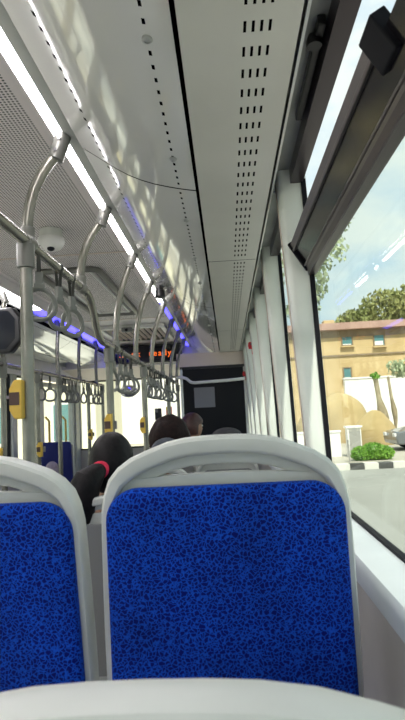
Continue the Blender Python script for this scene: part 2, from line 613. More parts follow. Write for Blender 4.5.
wall_r = tag(empty('wall_right'), 'beige side wall with pale window ledge and light grey pillars', kind='structure')
MB().prism([(.243, -.30), (.243, zz(-.315)), (.318, zz(-.315)), (.318, -.30)], YB, YF).build('lower_panel', 'wall_panel', wall_r, smooth=False)
MB().prism([(.236, zz(-.345)), (.233, zz(-.31)), (.240, zz(-.296)), (.262, zz(-.290)), (.312, zz(-.287)), (.318, zz(-.287)), (.318, zz(-.314)), (.246, zz(-.314)), (.246, zz(-.345))], YB, YF).build('sill', 'ledge', wall_r)
PILL = [1.72, 2.55, 3.40, 4.28, 5.18, 6.10, 7.00]
PW = .13
for y in PILL + [-1.7, 7.77]:
    a, b = .258, .206
    vs = []
    for h, x in ((SILL - .002, a), (.783, b)):
        ox = glx(h) + .008 - x
        for (dx, dy) in ((ox, 0), (.012, 0), (0, .012), (0, PW - .03), (.012, PW), (ox, PW)):
            vs.append((x + dx, y + dy, zz(h)))
    n = 6
    MB().add(vs, [(i, (i + 1) % n, (i + 1) % n + n, i + n) for i in range(n)] + [tuple(range(n))[::-1], tuple(range(n, 2 * n))]).build('pillar', 'pillar', wall_r, angle=50)
    MB().tube([(b + .004, y + PW - .02, zz(.755)), (b - .006, y + PW - .02, zz(.755))], .008, 8).build('bolt', 'white_plastic', wall_r)
    # thin edging strip on the pillar's inner edge
    MB().prism([(0, 0), (.006, 0), (.006, .008), (0, .008)], 0, 1, 'Z')
    m = MB()
    vs = []
    for h, x in ((SILL, a - .003), (.775, b - .0025)):
        for dx, dy in ((0, PW - .045), (.004, PW - .045), (.004, PW - .033), (0, PW - .033)):
            vs.append((x + dx, y + dy, zz(h)))
    m.add(vs, [(0, 1, 5, 4), (1, 2, 6, 5), (2, 3, 7, 6), (3, 0, 4, 7), (3, 2, 1, 0), (4, 5, 6, 7)])
    m.build('edge_strip', 'beige_header', wall_r, smooth=False)


def lean_quad(y0, y1, h0, h1, dx0, dx1):
    vs = []
    for h in (h0, h1):
        for dx, y in ((dx0, y0), (dx1, y0), (dx1, y1), (dx0, y1)):
            vs.append((glx(h) + dx, y, zz(h)))
    return vs, [(0, 1, 5, 4), (1, 2, 6, 5), (2, 3, 7, 6), (3, 0, 4, 7), (3, 2, 1, 0), (4, 5, 6, 7)]


edges = [-1.57] + [v for p in PILL for v in (p, p + PW)] + [7.77]
for i in range(0, len(edges) - 1, 2):
    y0, y1 = edges[i], edges[i + 1]
    w = tag(empty('window_%d' % (i // 2 + 1)), kind='structure')
    w['label'] = 'large side window with black rubber seal and opening vent' if i == 0 else 'side window behind pillar %d along the right wall' % (i // 2)
    top = .44 if i == 0 else HEAD
    MB().add(*lean_quad(y0, y1, SILL, top, -.002, .002)).build('pane', 'glass', w, smooth=False)
    g = MB()
    gw = .009
    g.add(*lean_quad(y0, y0 + gw, SILL, HEAD, -.009, .006))
    g.add(*lean_quad(y1 - gw, y1, SILL, HEAD, -.009, .006))
    g.add(*lean_quad(y0, y1, SILL - .004, SILL + .005, -.007, .006))
    g.build('seal', 'rubber', w, smooth=False)
    MB().add(*lean_quad(y0, y1, HEAD - .010, .783, -.043, -.003)).build('head_frame', 'frame_dark', w, smooth=False)
    if i == 0:
        MB().add(*lean_quad(y0, y1, .425, .447, -.012, .012)).build('transom', 'frame_dark', w, smooth=False)
        # vent sash tilted inwards on its lower edge
        sash = empty('hopper_sash')
        sash.parent = w
        ya, yb = .755, 1.705
        b0 = Vector((glx(.446) - .012, 0, zz(.446)))
        t0 = Vector((.233, 0, zz(.527)))
        up = (t0 - b0).normalized()
        nn = Vector((-up.z, 0, up.x))       # inward-facing normal
        ln = (t0 - b0).length

        def sec(u0, u1, n0, n1):
            return [((b0 + up * u + nn * k).x, (b0 + up * u + nn * k).z) for u, k in ((u0, n0), (u1, n0), (u1, n1), (u0, n1))]
        m = MB()
        m.prism(sec(ln - .020, ln, -.010, .006), ya, yb)
        m.prism(sec(ln - .026, ln - .018, -.002, .010), ya, yb)
        m.prism(sec(ln - .005, ln + .004, -.014, -.002), ya, yb)
        yl = .58
        m.build('top_rail', 'sash_metal', sash, smooth=False, bevel=.002)
        m = MB()
        m.prism(sec(-.004, .012, -.008, .006), yl, yb)
        m.prism(sec(.009, .015, .0, .009), yl, yb)
        m.build('lower_rail', 'sash_metal', sash, smooth=False, bevel=.002)
        MB().prism(sec(.012, ln - .020, -.002, .002), yl, yb).build('sash_pane', 'vent_glass', sash, smooth=False)
        for y, dy, u0 in ((ya - .062, .064, ln - .055), (yb - .006, .012, -.006)):
            MB().prism(sec(u0, ln + .006, -.014, .012), y, y + dy).build('corner_block', 'rubber', sash, smooth=False, bevel=.003)
        MB().prism(sec(-.02, .0, -.012, .008), yl, yb).build('hinge', 'frame_dark', sash, smooth=False)
        # catch under the window head
        MB().box((.222, 1.02, zz(.760)), (.240, 1.38, zz(.783))).build('guide_rail', 'black', w, bevel=.003)
        MB().lathe([(.016, -.01), (.018, .0), (.012, .014)], (.222, 1.07, zz(.760)), 14).build('latch', 'black', w)

# red emergency hammers on the window pillars
for k, (y, lab) in enumerate(((4.30, 'red emergency hammer high on a pillar midway along the windows'), (6.12, 'small red emergency hammer on the pillar beside the driver partition'))):
    o = thing('emergency_hammer', lab, 'hammer', (glx(.5) - .068, y + .03, zz(.52 if k == 0 else .42)), group='emergency hammers')
    MB().prism([(-.03, -.025), (.03, -.025), (.036, .0), (.03, .03), (-.03, .03), (-.036, 0)], -.012, .012).build('holder', 'red_plastic', o, bevel=.004)
    MB().tube([(0, -.018, -.07), (0, -.018, .02)], .008, 8).build('handle', 'red_plastic', o)
    MB().tube([(-.022, -.02, .012), (.022, -.02, .012)], [.004, .006], 8).build('hammer_head', 'steel', o)
    MB().box((.0, -.02, -.02), (.04, .02, .02)).build('bracket', 'plastic_dark', o)

# ------------------------------------------------------------------ left wall, rear wall, front wall
XL = 2 * CX - .31
wall_l = tag(empty('wall_left'), 'pale far side wall of the bus with dark window pillars', kind='structure')
MB().box((XL - .06, YB, -.30), (XL + .05, 6.25, .95)).build('lower_panel', 'wall_panel', wall_l, smooth=False)
MB().box((XL - .02, YB, zz(.50)), (XL + .075, YF, zz(.80))).build('header_panel', 'ceiling_plain', wall_l, smooth=False, bevel=.01)
LP = [-1.7, -.3, 1.1, 2.5, 4.05, 5.42, 6.22]
for y in LP:
    MB().box((XL - .06, y, .95), (XL + .05, y + .12, zz(.50))).build('pillar', 'trim_grey', wall_l, smooth=False, bevel=.008)
for i in range(len(LP) - 1):
    y0, y1 = LP[i] + .12, LP[i + 1]
    w = tag(empty('window_%d' % (i + 9)), 'window %d on the far side wall with a sliding upper vent' % (i + 1), kind='structure')
    MB().box((XL - .004, y0, .95), (XL, y1, zz(.50))).build('pane', 'glass', w, smooth=False)
    m = MB()
    for a, b in (((XL - .02, y0, .95), (XL + .02, y0 + .018, zz(.50))), ((XL - .02, y1 - .018, .95), (XL + .02, y1, zz(.50))),
                 ((XL - .02, y0, .95), (XL + .02, y1, .965)), ((XL - .02, y0, zz(.482)), (XL + .02, y1, zz(.50)))):
        m.box(a, b)
    m.build('seal', 'rubber', w, smooth=False)
    MB().box((XL - .015, y0, zz(.245)), (XL + .02, y1, zz(.275))).build('transom', 'beige_header', w, smooth=False)
# front door: two glazed leaves
door = tag(empty('door_1'), 'grey framed folding front door with tall panes', kind='structure')
for k in range(2):
    y0, y1 = 6.36 + k * .66, 6.36 + (k + 1) * .66 - .01
    m = MB()
    m.box((XL - .02, y0, .06), (XL + .03, y0 + .05, zz(.47))); m.box((XL - .02, y1 - .05, .06), (XL + .03, y1, zz(.47)))
    m.box((XL - .02, y0, .06), (XL + .03, y1, .22)); m.box((XL - .02, y0, zz(.42)), (XL + .03, y1, zz(.47)))
    leaf = m.build('door_leaf', 'trim_grey', door, smooth=False, bevel=.004)
    MB().box((XL + .0, y0 + .05, .22), (XL + .006, y1 - .05, zz(.42))).build('door_pane', 'glass', leaf, smooth=False)
    MB().tube([(XL + .03, y0 + .09, .7), (XL + .075, y0 + .09, .75), (XL + .075, y0 + .09, 1.45), (XL + .03, y0 + .09, 1.5)], .014, 8).build('grab_bar', 'yellow', leaf)
MB().box((XL - .06, 7.70, -.3), (XL + .05, YF, zz(.50))).build('pillar', 'trim_grey', wall_l, smooth=False)

wall_f = tag(empty('wall_front'), 'pale dashboard wall under the windscreen', kind='structure')
MB().box((XL - .06, YF, -.3), (.36, YF + .06, 1.0)).build('dash_panel', 'wall_panel', wall_f, smooth=False)
MB().box((XL - .06, YF, zz(.56)), (.36, YF + .06, zz(1.0))).build('head_panel', 'beige_header', wall_f, smooth=False)
for x in (XL - .06, .24):
    MB().box((x, YF, 1.0), (x + .12, YF + .06, zz(.56))).build('corner_post', 'trim_grey', wall_f, smooth=False)
ws = tag(empty('window_20'), 'wide bright windscreen at the front of the bus', kind='structure')
MB().box((XL, YF + .02, 1.0), (.28, YF + .026, zz(.56))).build('pane', 'glass', ws, smooth=False)
m = MB()
m.box((XL, YF, 1.0), (.28, YF + .04, 1.02)); m.box((XL, YF, zz(.54)), (.28, YF + .04, zz(.56)))
m.build('seal', 'rubber', ws, smooth=False)

wall_b = tag(empty('wall_back'), 'grey rear wall of the bus with a rear window', kind='structure')
m = MB()
m.box((XL - .06, YB - .06, -.3), (.36, YB, 1.25)); m.box((XL - .06, YB - .06, zz(.55)), (.36, YB, zz(1.0)))
m.box((XL - .06, YB - .06, 1.25), (XL + .15, YB, zz(.55))); m.box((.15, YB - .06, 1.25), (.36, YB, zz(.55)))
m.build('rear_panel', 'wall_panel', wall_b, smooth=False)
w = tag(empty('window_21'), 'rear window of the bus', kind='structure')
MB().box((XL + .15, YB - .03, 1.25), (.15, YB - .025, zz(.55))).build('pane', 'glass', w, smooth=False)

# ------------------------------------------------------------------ driver partition, sign, monitor, cameras
part_ = thing('driver_partition', 'tall black partition panel behind the driver at the front right', 'partition', (0, 6.2, 0))
MB().box((-.50, 0, .50), (.20, .03, 1.96)).build('dark_panel', 'black_gloss', part_, smooth=False)
MB().box((-.50, -.005, .08), (.20, .035, .50)).build('kick_panel', 'trim_grey', part_, smooth=False)
for x in (-.53, .20):
    MB().box((x, -.012, .08), (x + .03, .042, 1.98)).build('post', 'pillar', part_, smooth=False, bevel=.005)
MB().box((-.53, -.012, 1.96), (.23, .042, 1.99)).build('top_bar', 'black', part_, smooth=False)
MB().box((-.56, .0, 1.99), (.235, .04, 2.145)).build('header', 'beige_header', part_, smooth=False)
br = thing('guard_rail', 'pale bent guard rail across the black driver partition', 'rail', (0, 6.1, 0))
MB().tube([(-.56, 0, 1.86), (-.50, 0, 1.865), (-.45, 0, 1.85), (-.40, -.02, 1.805), (-.36, -.02, 1.797), (.0, -.02, 1.805), (.19, -.02, 1.815), (.215, .08, 1.815)], .017, 10).build('bar', 'white_plastic', br)
for x, z in ((-.52, 1.862), (.19, 1.813)):
    MB().tube([(x, -.0, z), (x, .1, z)], .012, 8).build('bracket', 'clamp', br)
MB_n = MB().box((-.375, 6.183, 1.515), (-.14, 6.187, 1.745)).build('notice', 'paper', None, smooth=False)
tag(MB_n, 'grey paper notice stuck on the black driver partition', 'notice')

sign = thing('led_sign', 'black scrolling sign with orange lit letters below the front ceiling', 'sign', (-1.0, 6.9, zz(.81)))
MB().box((-.47, -.04, -.13), (.45, .06, .105)).build('housing', 'black', sign, bevel=.012)
MB().box((-.44, -.043, -.105), (.42, -.0405, .08)).build('display', 'screen', sign, smooth=False)
def glyph(ch, size, m):
    fc = bpy.data.curves.new('glyph', 'FONT')
    fc.body = ch
    fc.size = size
    fc.extrude = .001
    to = bpy.data.objects.new('glyph', fc)
    COL.objects.link(to)
    bpy.context.view_layer.update()
    me = bpy.data.meshes.new_from_object(to.evaluated_get(bpy.context.evaluated_depsgraph_get()))
    bpy.data.objects.remove(to)
    me.materials.clear()
    me.materials.append(MATS[m])
    return me


lx = -.36
for ch in '.. ok ready':
    if ch == ' ':
        lx += .09
        continue
    me = glyph(ch, .105, 'orange_led')
    w_ = max(v.co.x for v in me.vertices)
    share('letter', me, sign, (lx, -.046, -.045), (R(90), 0, 0))
    lx += w_ + .016
for x in (-.35, .33):
    MB().box((x - .02, -.01, .10), (x + .02, .03, .135)).build('hanger', 'clamp', sign)

mon = thing('monitor', 'black display monitor hanging from the ceiling at the left edge', 'monitor', (-1.47, 3.2, 2.02))
out = [(-.235, -.10), (-.20, -.145), (.17, -.145), (.235, -.07), (.235, .075), (.19, .135), (-.2, .135), (-.235, .1)]
MB().prism(out, 0, .07).build('casing', 'black', mon, smooth=False, bevel=.012)
MB().prism([(x * .86, z * .84) for x, z in out], -.004, .0).build('screen', 'screen', mon, smooth=False)
MB().box((-.03, .02, .13), (.03, .05, zz(.86) - 2.02)).build('bracket', 'clamp', mon)
MB().lathe([(.02, .0), (.02, .012), (.008, .016)], (-.02, -.004, -.09), 12, Matrix.Rotation(R(90), 4, 'X')).build('button', 'black_gloss', mon)

dc = thing('dome_camera', 'white dome security camera on the perforated ceiling', 'camera', (-.825, 2.56, zz(.938)))
MB().lathe([(.054, 0), (.056, -.03), (.050, -.042)], n=24).build('mount', 'plastic', dc)
MB().lathe([(.062, -.042), (.067, -.054), (.063, -.074), (.048, -.092), (.024, -.103), (.004, -.106)], n=24).build('dome_body', 'white_plastic', dc)
MB().ell((.005, -.022, -.099), (.019, .019, .014), 14, 8).build('lens', 'black_gloss', dc)

sp = thing('ceiling_speaker', 'small black nozzle-shaped camera under the cove beside a stanchion', 'camera', (-.40, 3.45, zz(.845)))
MB().lathe([(.020, .012), (.024, .0), (.022, -.03), (.030, -.034), (.034, -.075), (.028, -.082)], n=16).build('body', 'black', sp)
MB().lathe([(.026, -.0825), (.012, -.0840)], n=16).build('lens', 'black_gloss', sp)
MB().box((-.02, -.02, .0), (.02, .02, .03)).build('mount', 'plastic_dark', sp)

fcam = thing('front_camera', 'small dark box camera under the cream slatted vent', 'camera', (-.98, 5.40, zz(.905)))
MB().box((-.055, -.03, -.045), (.055, .03, .0)).build('housing', 'plastic_dark', fcam, bevel=.01)
MB().tube([(0, -.03, -.025), (0, -.042, -.03)], .016, 12).build('lens', 'black_gloss', fcam)

mir = thing('interior_mirror', 'oval silver interior mirror hanging before the windscreen', 'mirror', (-1.33, 7.3, 1.80))
MB().ell((0, 0, 0), (.11, .02, .075), 24, 12).build('mirror_glass', 'mirror', mir)
MB().tube([(.11 * math.cos(a * .2618), .0, .075 * math.sin(a * .2618)) for a in range(24)], .010, 8, closed=True).build('rim', 'trim_grey', mir)
MB().tube([(0, 0, .07), (0, .05, .2), (0, .06, .32)], .010, 8).build('arm', 'clamp', mir)

for nm, x, z, w_, h_, mt, lab in (('sticker', -1.02, 1.47, .10, .17, 'sticker_dark', 'dark picture sticker on the windscreen'), ('sticker', -.86, 1.50, .09, .14, 'sticker_red', 'pink and yellow picture sticker on the windscreen')):
    o = tag(MB().box((x - w_ / 2, YF + .008, z - h_ / 2), (x + w_ / 2, YF + .012, z + h_ / 2)).build('sticker', mt, None, smooth=False), lab, 'sticker')
    k = MB().box((x - w_ * .5, YF + .005, z + h_ * .15), (x - w_ * .05, YF + .0078, z + h_ * .5)).build('print', 'sticker_yellow' if mt == 'sticker_red' else 'paper', o, smooth=False)


# ------------------------------------------------------------------ handrails
def bez(p0, p1, p2, n=8):
    p0, p1, p2 = Vector(p0), Vector(p1), Vector(p2)
    return [p0 * (1 - t) ** 2 + p1 * 2 * t * (1 - t) + p2 * t * t for t in [i / n for i in range(n + 1)]]


RR = .0165
XR = -.57
hr = thing('handrail', 'grey metal handrail on curved stanchions along the right of the aisle', 'handrail')
ZR1, ZR2 = 1.985, 1.806
path = [(XR, -1.0, ZR1), (XR, 2.12, ZR1)] + bez((XR, 2.20, ZR1), (XR, 2.27, ZR1), (XR, 2.32, ZR1 - .05), 4) + bez((XR, 2.38, ZR2 + .05), (XR, 2.43, ZR2), (XR, 2.50, ZR2), 4) + [(XR, 6.30, ZR2)]
MB().tube(path, RR, 12).build('rail', 'rail_metal', hr)


def stanchion(hr, y, zr, xr, side):
    s = 1 if side == 0 else -1
    xt = -.458 if side == 0 else 2 * CX + .458
    zt = zz(.876)
    e = Vector((xt, y + .02, zt))
    hh = zt - zr
    pts = [(xr, y, zr + .02)] + bez((xr, y, zr + .06), (xr + s * .01, y, zr + hh * .55), tuple(e - Vector((s * .022, 0, .06))), 9)
    a = Vector(pts[-1])
    pts.append(e)
    st = MB().tube(pts, RR, 12).build('stanchion', 'rail_metal', hr)
    d = (e - a).normalized()
    MB().tube([e - d * .085, e - d * .083, e - d * .004, e], [.020, .0245, .0245, .020], 12).build('ceiling_clamp', 'clamp', st)
    for q in (.025, .062):
        c = e - d * q
        MB().tube([c + Vector((0, -.0235, 0)), c + Vector((0, -.0275, 0))], .006, 8).build('screw', 'screw', st)
    MB().tube([(xr, y - .028, zr), (xr, y - .026, zr), (xr, y + .026, zr), (xr, y + .028, zr)], [.019, .0225, .0225, .019], 12).build('tee_clamp', 'clamp', st)
    MB().tube([(xr, y, zr + .005), (xr, y, zr + .045)], .021, 12).build('socket', 'clamp', st)
    return st


def pole(hr, y, zr, xr, z0):
    p = MB().tube([(xr, y, z0), (xr, y, zr - .01)], .0185, 14).build('pole', 'rail_metal', hr)
    MB().tube([(xr, y, zr - .085), (xr, y, zr - .083), (xr, y, zr - .012), (xr, y, zr - .01)], [.022, .0255, .0255, .022], 14).build('collar', 'clamp', p)
    MB().lathe([(.045, 0), (.045, .008), (.025, .02)], (xr, y, z0), 16).build('floor_flange', 'clamp', p)
    return p


ST = [(-.2, ZR1), (.6, ZR1), (1.55, ZR1), (2.14, ZR1), (2.80, ZR2), (3.42, ZR2), (4.15, ZR2), (4.85, ZR2), (5.55, ZR2), (6.2, ZR2)]
for y, zr in ST:
    stanchion(hr, y, zr, XR, 0)
POLES = [(1.53, ZR1, .08), (2.62, ZR2, .08), (3.72, ZR2, .08), (5.25, ZR2, .08), (6.28, ZR2, .08)]
for y, zr, z0 in POLES:
    pole(hr, y, zr, XR, z0)

XLR = -1.45
hl = thing('handrail', 'grey metal handrail on bent stanchions along the left of the aisle', 'handrail')
ZL = 1.832
MB().tube([(XLR, 2.2, ZL), (XLR, 6.3, ZL)], RR, 12).build('rail', 'rail_metal', hl)
for y in (2.6, 3.45, 4.60, 5.28, 5.98):
    stanchion(hl, y, ZL, XLR, 1)
LPOLES = [(3.45, ZL, .08), (4.08, ZL, .08), (4.62, ZL, .08), (5.60, ZL, .08), (6.25, ZL, .08)]
for y, zr, z0 in LPOLES:
    pole(hl, y, zr, XLR, z0)

# stop buttons on the poles
def stop_button(x, y, z, lab, dx=-.018):
    o = thing('stop_button', lab, 'button box', (x + dx, y - .021, z), group='yellow stop buttons on the poles')
    MB().prism([(-.006, -.055), (.016, -.055), (.016, .055), (-.006, .055), (-.020, .030), (-.020, -.030)], -.022, .022).build('housing', 'yellow', o, smooth=False, bevel=.004)
    MB().box((-.018, -.0245, -.016), (.010, -.022, .020)).build('push_panel', 'brown_panel', o, smooth=False)
    MB().box((.0, .018, -.02), (.03, .034, .02)).build('bracket', 'plastic_dark', o, smooth=False)
    return o


stop_button(XR, 1.53, 1.515, 'large yellow stop button box on the nearest aisle pole', -.020)
stop_button(XR, 2.62, 1.415, 'yellow stop button box on the second aisle pole, above the ponytail', -.004)
stop_button(XR, 3.72, 1.390, 'yellow stop button box on the third aisle pole, left of the big dark hair', -.014)
stop_button(XLR, 3.45, 1.24, 'yellow stop button box cut off by the left edge of the picture')
stop_button(XLR, 4.08, 1.24, 'small yellow stop button box peeking out behind the nearest pole', .02)
stop_button(XLR, 5.60, 1.29, 'small yellow stop button box on a far left pole', .02)


# strap hangers
def make_strap():
    o = empty('strap_hanger')
    band = []
    for k in range(13):
        a = R(-60 + k * 25)
        band.append((.0, .021 * math.sin(a), .021 * math.cos(a)))
    m = MB()
    def ribbon(pts, w, t=.002):
        vs = []
        for p in pts:
            vs += [(-w / 2, p[1], p[2]), (w / 2, p[1], p[2])]
        n = len(pts)
        m.add(vs, [(2 * i, 2 * i + 1, 2 * i + 3, 2 * i + 2) for i in range(n - 1)])
    loop = [(0, .006, -.080)] + [(0, .0195 * math.cos(R(a)), .0195 * math.sin(R(a))) for a in range(-50, 231, 20)] + [(0, -.006, -.080)]
    ribbon(loop, .013)
    b = m.build('band', 'strap_band', o)
    sd = b.modifiers.new('s', 'SOLIDIFY'); sd.thickness = .003
    MB().box((-.012, -.009, -.110), (.012, .009, -.068)).build('sleeve', 'strap_ring', o, bevel=.003)
    MB().box((-.017, -.011, -.124), (.017, .011, -.104)).build('grip_block', 'strap_ring', o, bevel=.004)
    ring = []
    for k in range(28):
        a = 2 * math.pi * k / 28
        x = .047 * math.copysign(abs(math.cos(a)) ** .9, math.cos(a))
        z = .049 * math.sin(a)
        x *= 1 - .16 * (z / .049)
        ring.append((x, 0, -.169 + z))
    MB().tube(ring, .0085, 8, closed=True).build('ring', 'strap_ring', o)
    return o


proto = make_strap()
first = [True]


def strap(x, y, z, rz, lab, tilt=0):
    o = proto if first[0] else copy_tree(proto)
    first[0] = False
    o.location = (x, y, z)
    o.rotation_euler = (tilt, 0, R(rz))
    tag(o, lab, 'strap handle', 'hanging strap handles')


random.seed(3)
near = [(1.64, 20), (1.84, 62), (2.00, 55)]
for k, (y, rz) in enumerate(near):
    strap(XR, y, ZR1, rz, '%s strap handle beyond the nearest pole on the upper near rail' % ORD[k])
far = [(2.72, 80), (2.90, 75), (3.05, 15), (3.22, 30), (3.95, 70), (4.10, 60), (4.28, 25), (4.48, 65), (4.68, 40), (5.02, 70), (5.18, 30), (5.40, 60), (5.75, 45)]
for k, (y, rz) in enumerate(far):
    strap(XR, y, ZR2, rz, '%s strap handle past the drop in the right handrail' % ORD[k])
left = [(4.17, 70), (4.38, 12), (4.72, 60), (4.80, 35), (4.92, 75), (5.02, 20), (5.14, 65), (5.42, 70), (5.72, 72), (5.90, 65), (6.05, 20), (6.18, 75)]
for k, (y, rz) in enumerate(left):
    strap(XLR, y, ZL, rz, '%s strap handle from the near end of the left handrail' % ORD[k])

# ------------------------------------------------------------------ seats
H = 1.10
OUT = [(0, 1.100), (.03, 1.0995), (.06, 1.0975), (.09, 1.092), (.12, 1.0815), (.148, 1.070), (.170, 1.055), (.186, 1.036), (.195, 1.012),
       (.200, .985), (.202, .94), (.204, .87), (.206, .79), (.207, .70), (.206, .60), (.200, .50), (.190, .43)]


def ry(z):
    return (H - z) * .12


def ring_path():
    return [(-x, z) for x, z in OUT[::-1]] + OUT[1:]


def outline_offset(pts, d):
    res = []
    n = len(pts)
    for i in range(n):
        a = Vector(pts[max(i - 1, 0)]); b = Vector(pts[min(i + 1, n - 1)])
        t = (b - a).normalized()
        nrm = Vector((t.y, -t.x))          # points inward for a left-to-right arch
        dd = d(pts[i][1]) if callable(d) else d
        res.append((pts[i][0] + nrm.x * dd, pts[i][1] + nrm.y * dd))
    return res


def band_loft(outer, inner, y0, y1, rnd):
    """ring of rounded rectangular section between two outlines; y0 near the viewer, y1 away"""
    m = MB()
    vs, n = [], len(outer)
    for (xo, zo), (xi, zi) in zip(outer, inner):
        def P(k, y):
            x, z = xo + (xi - xo) * k, zo + (zi - zo) * k
            return (x, y + ry(z), z)
        vs += [P(0, y0 + rnd), P(.06, y0 + rnd * .35), P(.22, y0), P(.78, y0), P(.94, y0 + rnd * .35), P(1, y0 + rnd),
               P(1, y1 - rnd), P(.8, y1), P(.2, y1), P(0, y1 - rnd)]
    k = 10
    fs = []
    for i in range(n - 1):
        for j in range(k):
            q = (j + 1) % k
            fs.append((i * k + j, (i + 1) * k + j, (i + 1) * k + q, i * k + q))
    fs += [tuple(range(k)), tuple(range((n - 1) * k, n * k))[::-1]]
    return m.add(vs, fs)


def cushion_mb(hw0, hw1, z0, z1, rc, depth, side):
    """puffy rounded rectangle standing on the back; side -1 faces the rear, +1 the front"""
    pts = []
    N = 10
    for cx_, cz_, a0 in ((hw1 - rc, z1 - rc, 0), (-hw1 + rc, z1 - rc, 90), (-hw0 + rc, z0 + rc, 180), (hw0 - rc, z0 + rc, 270)):
        for k in range(N + 1):
            a = R(a0 + 90 * k / N)
            pts.append((cx_ + rc * math.cos(a), cz_ + rc * math.sin(a)))
    dense = []
    for i in range(len(pts)):
        a, b = Vector(pts[i]), Vector(pts[(i + 1) % len(pts)])
        n = max(1, int((b - a).length / .03))
        for k in range(n):
            dense.append(a.lerp(b, k / n))
    c = Vector((0, (z0 + z1) / 2))
    vs, fs = [], []
    n = len(dense)
    ks = [1.0, 1.0, .994, .98, .955, .92, .85, .7, .5, .3, .12]
    hs = [-.012, .45, .68, .82, .90, .95, .985, 1, 1, 1, 1]
    for k, hh in zip(ks, hs):
        for p in dense:
            q = c + (p - c) * k
            vs.append((q.x, side * depth * hh + ry(q.y), q.y))
    for j in range(len(ks) - 1):
        for i in range(n):
            q = (i + 1) % n
            fs.append((j * n + i, j * n + q, (j + 1) * n + q, (j + 1) * n + i))
    fs.append(tuple(range((len(ks) - 1) * n, len(ks) * n)))
    return MB().add(vs, fs)


def make_seat(plain=False):
    s = empty('bus_seat')
    p = ring_path()
    inn = outline_offset(p, lambda z: .016 + .014 * max(0, min(1, (z - .97) / .09)))
    fr = band_loft(p, inn, -.004, .046, .010).build('frame', 'plastic', s)
    inn2 = outline_offset(p, lambda z: .026 + .022 * max(0, min(1, (z - .97) / .09)))
    base = outline_offset(p, lambda z: .012 + .010 * max(0, min(1, (z - .97) / .09)))
    band_loft(base, inn2, .020, .040, .006).build('inner_lip', 'plastic', fr)
    # back panel with an open slot above it for gripping
    m = MB()
    rows = [(.43, .184), (.55, .194), (.70, .196), (.85, .192), (.95, .188), (.99, .184), (1.012, .176), (1.024, .166), (1.033, .150)]
    vs, fs = [], []
    nx = 12
    for y in (.014, .034):
        for z, hw in rows:
            for i in range(nx + 1):
                u = -1 + 2 * i / nx
                zc_ = z + (.006 * (1 - u * u) if z > .98 else 0)
                vs.append((hw * u, y + ry(z), zc_))
    q = nx + 1
    lay = len(rows) * q
    for j in range(len(rows) - 1):
        for i in range(nx):
            a = j * q + i
            fs.append((a, a + 1, a + q + 1, a + q))
            fs.append((a + lay, a + q + lay, a + q + 1 + lay, a + 1 + lay))
    for j in range(len(rows) - 1):
        a = j * q
        fs.append((a, a + q, a + q + lay, a + lay))
        a = j * q + nx
        fs.append((a, a + lay, a + q + lay, a + q))
    for i in range(nx):
        a = (len(rows) - 1) * q + i
        fs.append((a, a + 1, a + 1 + lay, a + lay))
        fs.append((i, i + lay, i + 1 + lay, i + 1))
    m.add(vs, fs)
    m.build('back_panel', 'plastic', s)
    if not plain:
        cushion_mb(.199, .190, .47, 1.022, .052, .024, -1).build('rear_cushion', 'fabric', s)
    else:
        cushion_mb(.178, .168, .47, 1.005, .045, .006, -1).build('rear_panel', 'plastic_dark', s)  # plate coloured dark to stand in for shade in the seat gap
    cb = cushion_mb(.170, .160, .50, 1.005, .05, .045, 1)
    cb.v = [(x, y + .03, z) for x, y, z in cb.v]
    cb.build('front_cushion', 'fabric', s)
    # seat pan, its cushion and the pedestal
    MB().prism([(.03, .40), (.44, .41), (.47, .39), (.45, .365), (.05, .35)], -.195, .195, 'X').build('pan', 'plastic', s, bevel=.012)
    MB().prism([(.09, .405), (.40, .415), (.45, .43), (.44, .458), (.38, .465), (.12, .45), (.08, .43)], -.18, .18, 'X').build('seat_cushion', 'fabric', s, bevel=.015)
    MB().prism([(.14, -.012), (.34, -.012), (.32, .04), (.30, .36), (.16, .36), (.16, .04)], -.07, .07, 'X').build('pedestal', 'plastic_dark', s, bevel=.01)
    return s


seat0 = make_seat()
seat1 = make_seat(True)
SEATS = [
    (-.014, .87, .314, 'bus seat with bright blue rear panel centred in front of the window ledge'),
    (-.449, .87, .299, 'blue-backed bus seat cut off at the left edge of the picture'),
    (-.062, .325, .183, 'nearest bus seat, its pale blurred top rim crossing the bottom edge'),
    (-.0, 1.52, .185, 'grey seat top seen through the grip slot of the centred blue seat'),
    (-.42, 1.90, .08, 'grey-backed seat of the woman with the ponytail, seen between the two blue seats'),
    (-.02, 2.42, .08, 'empty window seat ahead of the grey seat behind the grip slot'),
    (-.43, 3.03, .08, 'seat behind the person with big dark hair'),
    (-.02, 3.52, .08, 'window seat behind the person in the black cap'),
    (-.02, 4.42, .08, 'empty window seat ahead of the person in the black cap'),
    (-.44, 4.02, .08, 'empty aisle seat ahead of the person with big dark hair'),
    (-.34, 4.83, .08, 'seat behind the red-haired person near the driver partition'),
]
for k, (x, y, z, lab) in enumerate(SEATS):
    o = seat0 if k == 0 else (seat1 if k == 3 else copy_tree(seat0 if k < 3 else seat1))
    o.location = (x, y, z)
    tag(o, lab, 'seat', 'rows of blue upholstered bus seats')
    if k == 2:
        o.scale = (1.22, 1, 1)

ls = thing('low_seat', 'low grey seat of the small person in the mauve headscarf', 'seat', (-1.67, 4.90, .08))
MB().box((-.20, .0, .26), (.20, .03, .62)).build('backrest', 'plastic', ls, bevel=.01)
MB().box((-.20, .0, .25), (.20, .42, .30)).build('pan', 'plastic', ls, bevel=.01)
MB().box((-.17, .04, .30), (.17, .40, .335)).build('seat_cushion', 'fabric', ls, bevel=.012)
MB().box((-.07, .12, 0), (.07, .30, .25)).build('pedestal', 'plastic_dark', ls, bevel=.01)

